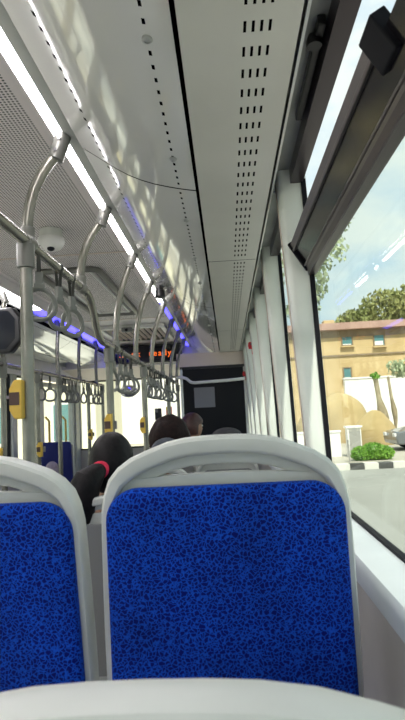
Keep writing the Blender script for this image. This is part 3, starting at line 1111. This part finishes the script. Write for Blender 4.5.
# plain tall blue seat at the front left
bs = thing('high_back_seat', 'tall plain dark blue seat back at the front left by the windows', 'seat', (-1.932, 6.0, .08))
bb = cushion_mb(.175, .168, .42, 1.135, .03, .04, -1)
mat('navy_fabric', (.006, .012, .115), .8)
bb.build('backrest', 'navy_fabric', bs)
MB().box((-.165, .03, .40), (.165, .10, 1.10)).build('back_shell', 'plastic_dark', bs, bevel=.015)
MB().box((-.175, .08, .38), (.175, .48, .47)).build('seat_cushion', 'navy_fabric', bs, bevel=.03)
MB().box((-.08, .16, 0), (.08, .34, .38)).build('pedestal', 'plastic_dark', bs, bevel=.01)


# ------------------------------------------------------------------ people
def head_fn(d):
    k = 1.0
    if d.y > 0:
        k -= .06 * d.y * d.y
        k += .13 * math.exp(-((d.x / .10) ** 2 + ((d.z + .12) / .16) ** 2)) * d.y      # nose
        k -= .05 * math.exp(-((abs(d.x) - .33) / .12) ** 2 - ((d.z - .08) / .10) ** 2)   # eye sockets
        k += .03 * math.exp(-((d.x / .2) ** 2 + ((d.z + .42) / .07) ** 2))               # lips
    return k


def person(name, label, loc, face, shirt, hair_mat, hair, rz=0, skin='skin'):
    """seated figure, origin on the floor under the pelvis; head centre about 1.20 above it; face = head yaw"""
    root = thing(name, label, 'person', loc, R(rz), 'seated passengers')
    me = bpy.data.meshes.new('skeleton')
    V, E, RD = [], [], []

    def chain(start, pts):
        prev = start
        for p, r in pts:
            V.append(p); RD.append(r)
            if prev is not None:
                E.append((prev, len(V) - 1))
            prev = len(V) - 1
        return prev
    pel = chain(None, [((0, 0, .50), (.15, .115))])
    che = chain(pel, [((0, -.02, .66), (.135, .10)), ((0, -.03, .82), (.155, .105)), ((0, -.035, .92), (.13, .085))])
    nk = chain(che, [((0, -.03, 1.0), (.058, .055)), ((0, -.015, 1.07), (.05, .052)), ((0, 0, 1.13), (.055, .06))])
    for s in (-1, 1):
        w = chain(che, [((s * .15, -.03, .925), (.062, .06)), ((s * .19, -.02, .88), (.055, .055)), ((s * .22, .03, .70), (.043, .043)), ((s * .21, .09, .62), (.040, .040)),
                        ((s * .16, .25, .60), (.030, .030)), ((s * .14, .31, .595), (.024, .032))])
        for k, (dx, ln) in enumerate(((-.030, .055), (-.011, .068), (.008, .066), (.026, .052))):
            chain(w, [((s * .14 + dx, .35, .592), (.010, .010)), ((s * .14 + dx * 1.1, .35 + ln * .6, .583), (.009, .009)), ((s * .14 + dx * 1.1, .35 + ln, .565), (.008, .008))])
        chain(w, [((s * .14 - s * .035, .325, .59), (.011, .011)), ((s * .14 - s * .055, .36, .582), (.009, .009))])
        chain(pel, [((s * .10, .06, .49), (.095, .09)), ((s * .11, .25, .50), (.078, .075)), ((s * .11, .42, .50), (.06, .06)), ((s * .11, .45, .40), (.052, .055)),
                    ((s * .11, .43, .20), (.045, .05)), ((s * .11, .42, .08), (.036, .04)), ((s * .11, .44, .035), (.04, .032)), ((s * .12, .54, .03), (.042, .026)), ((s * .12, .60, .025), (.034, .02))])
    me.from_pydata(V, E, [])
    o = bpy.data.objects.new('tmp', me)
    COL.objects.link(o)
    md = o.modifiers.new('skin', 'SKIN')
    md.use_smooth_shade = True
    lay = me.skin_vertices[0].data
    for i, r in enumerate(RD):
        lay[i].radius = r
        lay[i].use_root = (i == 0)
    sb = o.modifiers.new('sub', 'SUBSURF')
    sb.levels = 1
    bpy.context.view_layer.update()
    dg = bpy.context.evaluated_depsgraph_get()
    bm_me = bpy.data.meshes.new_from_object(o.evaluated_get(dg))
    bpy.data.objects.remove(o)
    mb = MB()
    mb.add([v.co for v in bm_me.vertices], [tuple(p.vertices) for p in bm_me.polygons])
    bpy.data.meshes.remove(bm_me)
    Mh = Matrix.Rotation(R(face), 4, 'Z')
    HC = Vector((0, .01, 1.185))
    mb.ell(HC, (.074, .092, .112), 28, 20, Mh, head_fn)
    for s in (-1, 1):
        mb.ell(HC + Mh @ Vector((s * .075, -.008, -.012)), (.010, .020, .030), 10, 8, Mh)
    mesh = mb.mesh('body', 'skin', True, 80)
    mesh.materials.append(MATS[shirt]); mesh.materials.append(MATS['trousers'])
    for p in mesh.polygons:
        c = p.center
        if c.z < .53 and not (c.y > .28 and abs(c.z - .58) < .04):
            p.material_index = 2
        elif c.z < 1.005 and not (c.y > .27 and c.z > .545):
            p.material_index = 1
    body = bpy.data.objects.new('body', mesh)
    COL.objects.link(body)
    body.parent = root
    for s in (-1, 1):
        MB().ell(HC + Mh @ Vector((s * .030, .079, .012)), (.013, .007, .008), 10, 6, Mh).build('eye', 'white_plastic', root)
    hair(root, HC, Mh, hair_mat)
    return root


def hair_cap(HC, Mh, grow=1.07, back=1.0, low=-.55):
    """hair shell: skull scaled up, open over the face"""
    def fn(d):
        k = grow
        if d.y > .1:
            f = (d.z - (.35 + .25 * 0)) / .25
            if f < 0:
                k = grow - .30 * min(1, -f) * min(1, (d.y - .1) / .35)
        if d.y < 0:
            k *= 1 + (.05 * back) * (-d.y)
        if d.z < low:
            k *= 1 - .5 * min(1, (low - d.z) / .4)
        return k * (1 + .010 * math.sin(26 * math.atan2(d.x, d.y)))
    return MB().ell(HC + Vector((0, 0, .006)), (.079, .096, .114), 36, 22, Mh, fn)


def hair_ponytail(root, HC, Mh, hm):
    h = hair_cap(HC + Vector((0, -.005, 0)), Mh, 1.10, 1.3, -.75).build('hair', hm, root)
    b = HC + Mh @ Vector((-.014, -.118, -.002))
    ring = [b + Mh @ Vector((.024 * math.cos(a * .4488), -.004 + .005 * math.sin(a * .9), .024 * math.sin(a * .4488))) for a in range(14)]
    MB().tube(ring, .0095, 8, closed=True).build('scrunchie', 'scrunchie', h)
    pts = [b + Mh @ Vector(p) for p in ((0, .02, 0), (-.005, -.025, -.005), (-.03, -.055, -.03), (-.05, -.065, -.075), (-.06, -.065, -.12), (-.065, -.055, -.17), (-.065, -.05, -.21))]
    MB().tube(pts, [.022, .034, .052, .060, .057, .044, .014], 16).build('ponytail', hm, h)


def hair_big(root, HC, Mh, hm):
    rnd = random.Random(5)
    ph = [rnd.uniform(0, 6) for _ in range(6)]
    def fn(d):
        k = 1 + .035 * math.sin(7 * d.x + ph[0]) * math.sin(6 * d.z + ph[1]) + .03 * math.sin(11 * d.y + ph[2])
        if d.y > .25 and d.z < .35:
            k *= .74
        return k
    h = MB().ell(HC + Vector((0, -.012, .010)), (.118, .122, .138), 36, 24, Mh, fn).build('hair', hm, root)
    MB().ell(HC + Vector((-.006, -.135, -.062)), (.092, .055, .085), 24, 14).build('hood', 'hood_cloth', root)


def hair_bun(root, HC, Mh, hm):
    h = hair_cap(HC, Mh, 1.10, 1.2).build('hair', hm, root)
    MB().ell(HC + Mh @ Vector((0, -.115, .035)), (.05, .045, .05), 18, 12).build('bun', hm, h)


def hair_flatcap(root, HC, Mh, hm):
    h = hair_cap(HC, Mh, 1.05, 1.0).build('hair', hm, root)
    def fn(d):
        return 1 + .05 * math.sin(3 * math.atan2(d.y, d.x) + 1) * (1 - abs(d.z))
    c = MB().ell(HC + Vector((0, -.005, .065)), (.108, .122, .062), 28, 14, Mh, fn).build('cap', 'cap_cloth', root)
    MB().ell(HC + Mh @ Vector((0, .10, .045)), (.075, .06, .010), 20, 8, Mh).build('brim', 'cap_cloth', c)


def hair_scarf(root, HC, Mh, hm):
    def fn(d):
        k = 1.12
        if d.y > .45 and abs(d.x) < .62 and d.z < .45:
            k = .80
        return k
    h = MB().ell(HC + Vector((0, 0, .0)), (.084, .102, .124), 32, 20, Mh, fn).build('headscarf', hm, root)
    MB().lathe([(.075, 1.10), (.085, 1.05), (.13, .97), (.175, .90), (.165, .86)], (0, -.02, 0), 20).build('shawl', hm, root)


person('person', 'person with black ponytail held by a pink-red scrunchie, seen from behind', (-.460, 2.10, .08), 9, 'shirt_navy', 'hair_black', hair_ponytail, -12).scale = (1.0,) * 3
person('person', 'person with voluminous dark brown hair and a slate hood', (-.352, 3.20, .08), 0, 'shirt_navy', 'hair_brown', hair_big).scale = (1.03,) * 3
person('person', 'person with reddish brown bun by the driver partition, turned right', (-.335, 5.02, .08), -62, 'shirt_white', 'hair_red', hair_bun).scale = (1.05,) * 3
person('person', 'person in a flat black cap seated by the right windows', (-.018, 3.72, .08), 8, 'shirt_green', 'hair_black', hair_flatcap).scale = (.965,) * 3
person('person', 'small person in a mauve headscarf before the tall navy seat', (-1.675, 5.06, .08), 5, 'shirt_mauve', 'scarf_cloth', hair_scarf).scale = (.75, .75, .75)

# ------------------------------------------------------------------ outdoors
GZ = -.35
ground = tag(MB().box((-120, -60, GZ - .3), (120, 140, GZ - .02)).build('ground', 'paving', smooth=False), 'pale sandy ground around the road', kind='structure')
road = tag(MB().box((-60, -50, GZ - .02), (60, 15.6, GZ)).build('road', 'asphalt', smooth=False), 'pale grey asphalt road beside the bus', kind='structure')

kerb = thing('kerb', 'black and white painted kerb along the far side of the road', 'kerb', (0, 15.6, GZ))
kb = MB().box((-.195, 0, -.05), (.195, .28, .17)).mesh('kerb_block', 'kerb_black', False)
kw = kb.copy()
kw.materials.clear(); kw.materials.append(MATS['kerb_white'])
for i in range(60):
    share('kerb_block', kb if i % 2 else kw, kerb, (-3.25 + i * .4, 0, 0))
verge = tag(MB().box((-60, 15.88, GZ - .02), (60, 30, GZ + .14)).build('pavement', 'paving', smooth=False), 'pale pavement behind the painted kerb', kind='structure')
PZ = GZ + .14
lpave = tag(MB().box((-60, -50, GZ), (-3.4, 15.4, GZ + .10)).box((-3.4, 9.3, GZ), (.6, 15.4, GZ + .10)).build('apron_and_bounce_slab', 'concrete', smooth=False), 'bright concrete apron left of the bus, with an added light-bouncing stretch ahead', kind='structure')  # the stretch ahead is added to bounce sunlight up onto the ceiling


def leaves(mb, c, r, n, size, rnd, shell=.45, flat=1.):
    for _ in range(n):
        d = Vector((rnd.gauss(0, 1), rnd.gauss(0, 1), rnd.gauss(0, 1))).normalized()
        k = shell + (1 - shell) * rnd.random() ** .6
        p = Vector(c) + Vector((d.x * r[0], d.y * r[1], d.z * r[2])) * k
        e = Euler((rnd.uniform(0, 6.3), rnd.uniform(0, 6.3), rnd.uniform(0, 6.3))).to_matrix()
        s = size * rnd.uniform(.6, 1.3)
        a, b = e @ Vector((s, 0, 0)), e @ Vector((0, s * .55, 0))
        mb.add([p - a, p - b, p + a, p + b], [(0, 1, 2, 3)])


def tree(label, loc, h, blobs, leafmat, size, n, seed, trunk_r=.12, cat='tree', group=None, lean=(0, 0)):
    rnd = random.Random(seed)
    o = thing('tree', label, cat, loc, 0, group)
    m = MB()
    top = Vector((lean[0], lean[1], h))
    m.tube([(0, 0, -.02), (lean[0] * .3 + .03, lean[1] * .3, h * .4), top * .75, top], [trunk_r, trunk_r * .8, trunk_r * .55, trunk_r * .3], 10)
    for c, r in blobs:
        m.tube([top * .6, Vector(c) * .55 + top * .45 * .8, c], [trunk_r * .45, trunk_r * .3, trunk_r * .1], 7)
    m.build('trunk', 'bark', o)
    k = MB()
    for c, r in blobs:
        leaves(k, c, r, n, size, rnd)
    cr_ = k.build('crown', leafmat, o, smooth=False)
    cr_['kind'] = 'stuff'
    return o


# tan building across the road
bld = thing('tan_building', 'two-storey tan plastered building with a pinkish flat roof edge', 'building', (0, 34, GZ))
BH = 6.55
MB().box((1.5, 0, 0), (30, 10, BH)).build('wall', 'tan_wall', bld, smooth=False)
rf = MB().box((1.2, -.45, BH), (30.3, 10.3, BH + .42)).build('roof', 'roof_pink', bld, smooth=False)
MB().box((6.7, 2, BH + .42), (7.4, 2.7, BH + 1.0)).build('chimney', 'tan_wall', rf, smooth=False)
MB().box((1.5, -.08, 4.90), (30, 0, 5.0)).build('string_course', 'course', bld, smooth=False)
MB().box((1.5, -.06, BH - .45), (30, 0, BH)).build('eaves_band', 'course', bld, smooth=False)
for x, z, w_, h_ in [(2.7, 5.60, .58, .75), (5.05, 5.60, .58, .75), (7.40, 5.60, .58, .75), (9.38, 5.48, .58, .85), (11.7, 5.6, .58, .75), (14.0, 5.6, .58, .75), (16.4, 5.6, .58, .75), (18.8, 5.6, .58, .75), (7.35, 3.52, .42, .62), (3.4, 3.5, .42, .62)]:
    f = MB()
    f.box((x - .07, -.07, z - .07), (x, .03, z + h_ + .07)); f.box((x + w_, -.07, z - .07), (x + w_ + .07, .03, z + h_ + .07))
    f.box((x, -.07, z - .07), (x + w_, .03, z)); f.box((x, -.07, z + h_), (x + w_, .03, z + h_ + .07))
    wd = f.build('window', 'course', bld, smooth=False)
    MB().box((x, -.03, z), (x + w_, -.01, z + h_)).build('pane', 'cyan_pane', wd, smooth=False)
    MB().box((x, -.05, z), (x + w_ * .9, -.03, z + h_ * (.3 if x > 9 else .08))).build('sash', 'white_wall', wd, smooth=False)
    MB().box((x - .14, -.2, z - .15), (x + w_ + .14, .0, z - .07)).build('sill', 'tan_wall', wd, smooth=False)

gw = thing('boundary_wall', 'bright white boundary wall in front of the tan building', 'wall', (0, 28, PZ))
MB().box((6.05, 0, 0), (22, .25, 3.02)).build('wall_body', 'white_wall', gw, smooth=False)
MB().box((6.0, -.04, 3.02), (22, .29, 3.10)).build('coping', 'white_wall', gw, smooth=False)


def boulder(label, c, r, seed):
    rnd = random.Random(seed)
    a = [rnd.uniform(0, 6) for _ in range(6)]
    def fn(d):
        return 1 + .05 * math.sin(4 * d.x + a[0]) + .05 * math.sin(5 * d.y + a[1]) + .03 * math.sin(7 * d.z + a[2]) * math.sin(6 * d.x + a[3])
    o = MB().ell((0, 0, r[2] * .08), r, 36, 22, None, fn).build('boulder', 'rock')
    o.location = c
    return tag(o, label, 'boulder', 'sandy boulders')


boulder('large domed tan boulder before the white wall', (4.98, 25.7, PZ + .1), (1.73, 1.0, 2.02), 2)
boulder('lower tan boulder right of the domed one, behind the hedge', (6.15, 23.2, PZ + .05), (.95, .8, 1.18), 4)

cab = thing('meter_cabinet', 'white utility cabinet left of the green hedge', 'cabinet', (4.08, 18, PZ))
MB().box((-.22, 0, 0), (.22, .35, .94)).build('body', 'white_wall', cab, smooth=False)
MB().box((-.26, -.04, .94), (.26, .39, 1.0)).build('lid', 'white_wall', cab, smooth=False)
MB().box((-.17, -.015, .10), (.19, .0, .88)).build('door', 'pole_grey', cab, smooth=False)
lw = thing('low_wall', 'low white wall left of the utility cabinet', 'wall', (0, 18.4, PZ))
MB().box((1.0, 0, 0), (3.70, .2, .80)).build('wall_body', 'white_wall', lw, smooth=False)
MB().box((.97, -.03, .80), (3.73, .23, .86)).build('coping', 'white_wall', lw, smooth=False)
pp = thing('marker_post', 'thin grey marker post between low wall and hedge', 'post', (3.55, 16.5, PZ))
MB().tube([(0, 0, 0), (-.02, 0, .62)], .025, 8).build('post', 'pole_grey', pp)
MB().ell((-.02, 0, .63), (.032, .032, .03), 10, 6).build('cap', 'pole_grey', pp)

hedge = thing('hedge', 'bright green rounded hedge behind the painted kerb', 'hedge', (4.28, 16.75, PZ))
k = MB()
rnd = random.Random(11)
for c, r in (((-.30, 0, .20), (.36, .3, .23)), ((.05, 0, .26), (.40, .32, .27)), ((.36, 0, .20), (.30, .3, .22))):
    leaves(k, c, r, 1500, .035, rnd, .6)
k.build('foliage', 'leaf_bright', hedge, smooth=False)['kind'] = 'stuff'
MB().tube([(0, 0, -.01), (0, 0, .3)], .04, 8).build('stem', 'bark', hedge)

for k, (x, dx, lab) in enumerate(((6.98, -.2, 'slender tan tree with a swollen trunk before the white wall'), (7.52, -.16, 'thin straight tan tree right of the swollen trunk'))):
    o = thing('tree', lab, 'tree', (x + .02, 25, PZ), 0, 'slender trees before the white wall')
    pts = [(0, 0, -.02), (0, 0, .6), (.02, 0, 1.0), (.0, 0, 1.35), (dx * .5, 0, 1.9), (dx, 0, 2.9)]
    MB().tube(pts, [.10, .12, .27, .22, .12, .11] if k == 0 else [.06, .06, .10, .13, .07, .06], 12).build('trunk', 'bark', o)
    m = MB()
    rnd = random.Random(20 + k)
    leaves(m, (dx + (.62 if k else 0), 0, 3.25 if k else 2.95), (.72, .6, .42) if k else (.22, .22, .14), 420 if k else 90, .10, rnd, .1)
    m.build('crown', 'leaf_pale' if k else 'leaf_bright', o, smooth=False)['kind'] = 'stuff'

# parked car at the edge of the view
car = thing('car', 'grey parked car at the right edge of the window view', 'car', (7.92, 20.0, PZ), 0)
prof = [(-2.1, .22), (-2.15, .45), (-2.05, .66), (-1.3, .80), (-.75, 1.22), (.75, 1.24), (1.45, .84), (2.0, .76), (2.12, .50), (2.08, .22)]
MB().prism(prof, -.8, .8).build('body', 'car_paint', car, bevel=.05, smooth=True, angle=50)
for s in (-1, 1):
    MB().prism([(-1.12, .80), (-.70, 1.16), (-.05, 1.18), (-.05, .80)], s * .805 - .006, s * .805 + .006).build('side_window', 'car_glass', car, smooth=False)
    MB().prism([(.03, .80), (.03, 1.18), (.68, 1.18), (1.22, .82)], s * .805 - .006, s * .805 + .006).build('side_window', 'car_glass', car, smooth=False)
    for x in (-1.35, 1.30):
        w = MB().lathe([(.14, -.10), (.30, -.10), (.33, -.07), (.33, .07), (.30, .10), (.14, .10)], (x, s * .74, .33), 20, Matrix.Rotation(R(90), 4, 'X')).build('wheel', 'tyre', car)
        MB().lathe([(.05, .11), (.20, .105), (.20, .095)], (x, s * .74, .33), 14, Matrix.Rotation(R(90 * s), 4, 'X')).build('hubcap', 'steel', w)
MB().box((-2.17, -.7, .50), (-2.10, -.45, .62)).build('headlight', 'white_plastic', car, bevel=.01)
MB().box((-2.17, .45, .50), (-2.10, .7, .62)).build('headlight', 'white_plastic', car, bevel=.01)

# trees beyond the building and near the bus
tree('broad olive-green tree rising behind the tan roof', (14.5, 48, GZ), 8.5, [((0, 0, 9.6), (2.6, 2.2, 2.4)), ((-2.6, 0, 8.6), (2.2, 2, 1.7)), ((2.6, 0, 9.8), (2.6, 2, 2.6)), ((-4.0, 0, 7.6), (1.4, 1.4, 1.0))], 'leaf_olive', .20, 2600, 31, .35, group='trees behind the building')
tree('tall olive tree behind the roof farther right', (21.5, 50, GZ), 9.5, [((0, 0, 10.5), (3.2, 2.4, 2.8)), ((-2.6, 0, 9.2), (2.4, 2, 2.2)), ((3, 0, 9.8), (2.6, 2, 2.6))], 'leaf_olive', .22, 1500, 32, .35, group='trees behind the building')
tree('pale leafy street tree with drooping twigs beside the window pillar', (1.75, 12.6, GZ), 5.2, [((.55, 0, 5.5), (.75, .5, .55)), ((.35, 0, 4.75), (.45, .4, .5)), ((.15, 0, 4.1), (.40, .35, .45)), ((-.3, .2, 5.6), (.9, .7, .8)), ((.95, .1, 6.3), (.6, .5, .45))], 'leaf_pale', .075, 420, 33, .07)


# bright buildings seen through the far side and the windscreen
def facade(name, label, loc, w_, h_, d_, wall, rows, cols, rz=0):
    o = thing(name, label, 'building', loc, R(rz))
    MB().box((0, 0, 0), (w_, d_, h_)).build('wall', wall, o, smooth=False)
    MB().box((-.3, -.3, h_), (w_ + .3, d_, h_ + .35)).build('roof', 'white_wall', o, smooth=False)
    fr = MB()
    fr.box((-.6, -.04, -.9), (.6, 0, .9))
    frm = fr.mesh('window', 'white_wall', False)
    pn = MB().box((-.5, -.06, -.8), (.5, -.04, .8)).mesh('pane', 'cyan_pane', False)
    for r_ in range(rows):
        for c_ in range(cols):
            wd = share('window', frm, o, ((c_ + .5) * w_ / cols, 0, 1.7 + r_ * 3.1))
            share('pane', pn, wd)
    return o


facade('cream_building', 'cream building seen through the far front windows', (-27, 26, GZ), 15, 7.5, 8, 'yellow_wall', 2, 4)
facade('white_building', 'bright white building straight ahead of the windscreen', (-11.5, 36, GZ), 12.5, 8.5, 8, 'white_wall', 0, 0)
facade('pale_house', 'pale cream house to the left beyond the bus door', (-11.5, 24, GZ), 5.6, 6.2, 6, 'cream_wall', 2, 2)
facade('long_shop', 'long white shop row beside the left windows', (-22, 2, GZ), 12, 5, 6, 'white_wall', 1, 4, 60)
for k, (x, y, lab) in enumerate(((-6.8, 11.5, 'roadside tree ahead to the left of the bus'), (-5.2, 7.0, 'roadside tree opposite the bus door'), (-5.4, 2.0, 'roadside tree opposite the left windows'))):
    tree(lab, (x, y, GZ + .1), 4.2, [((0, 0, 5.2), (1.3, 1.2, .8)), ((.9, -.7, 4.6), (.8, .8, .5)), ((-1, .5, 4.7), (.9, .9, .5)), ((.5, 1.0, 4.6), (.7, .8, .5))], 'leaf_olive', .15, 170, 40 + k, .13, group='roadside trees on the left')
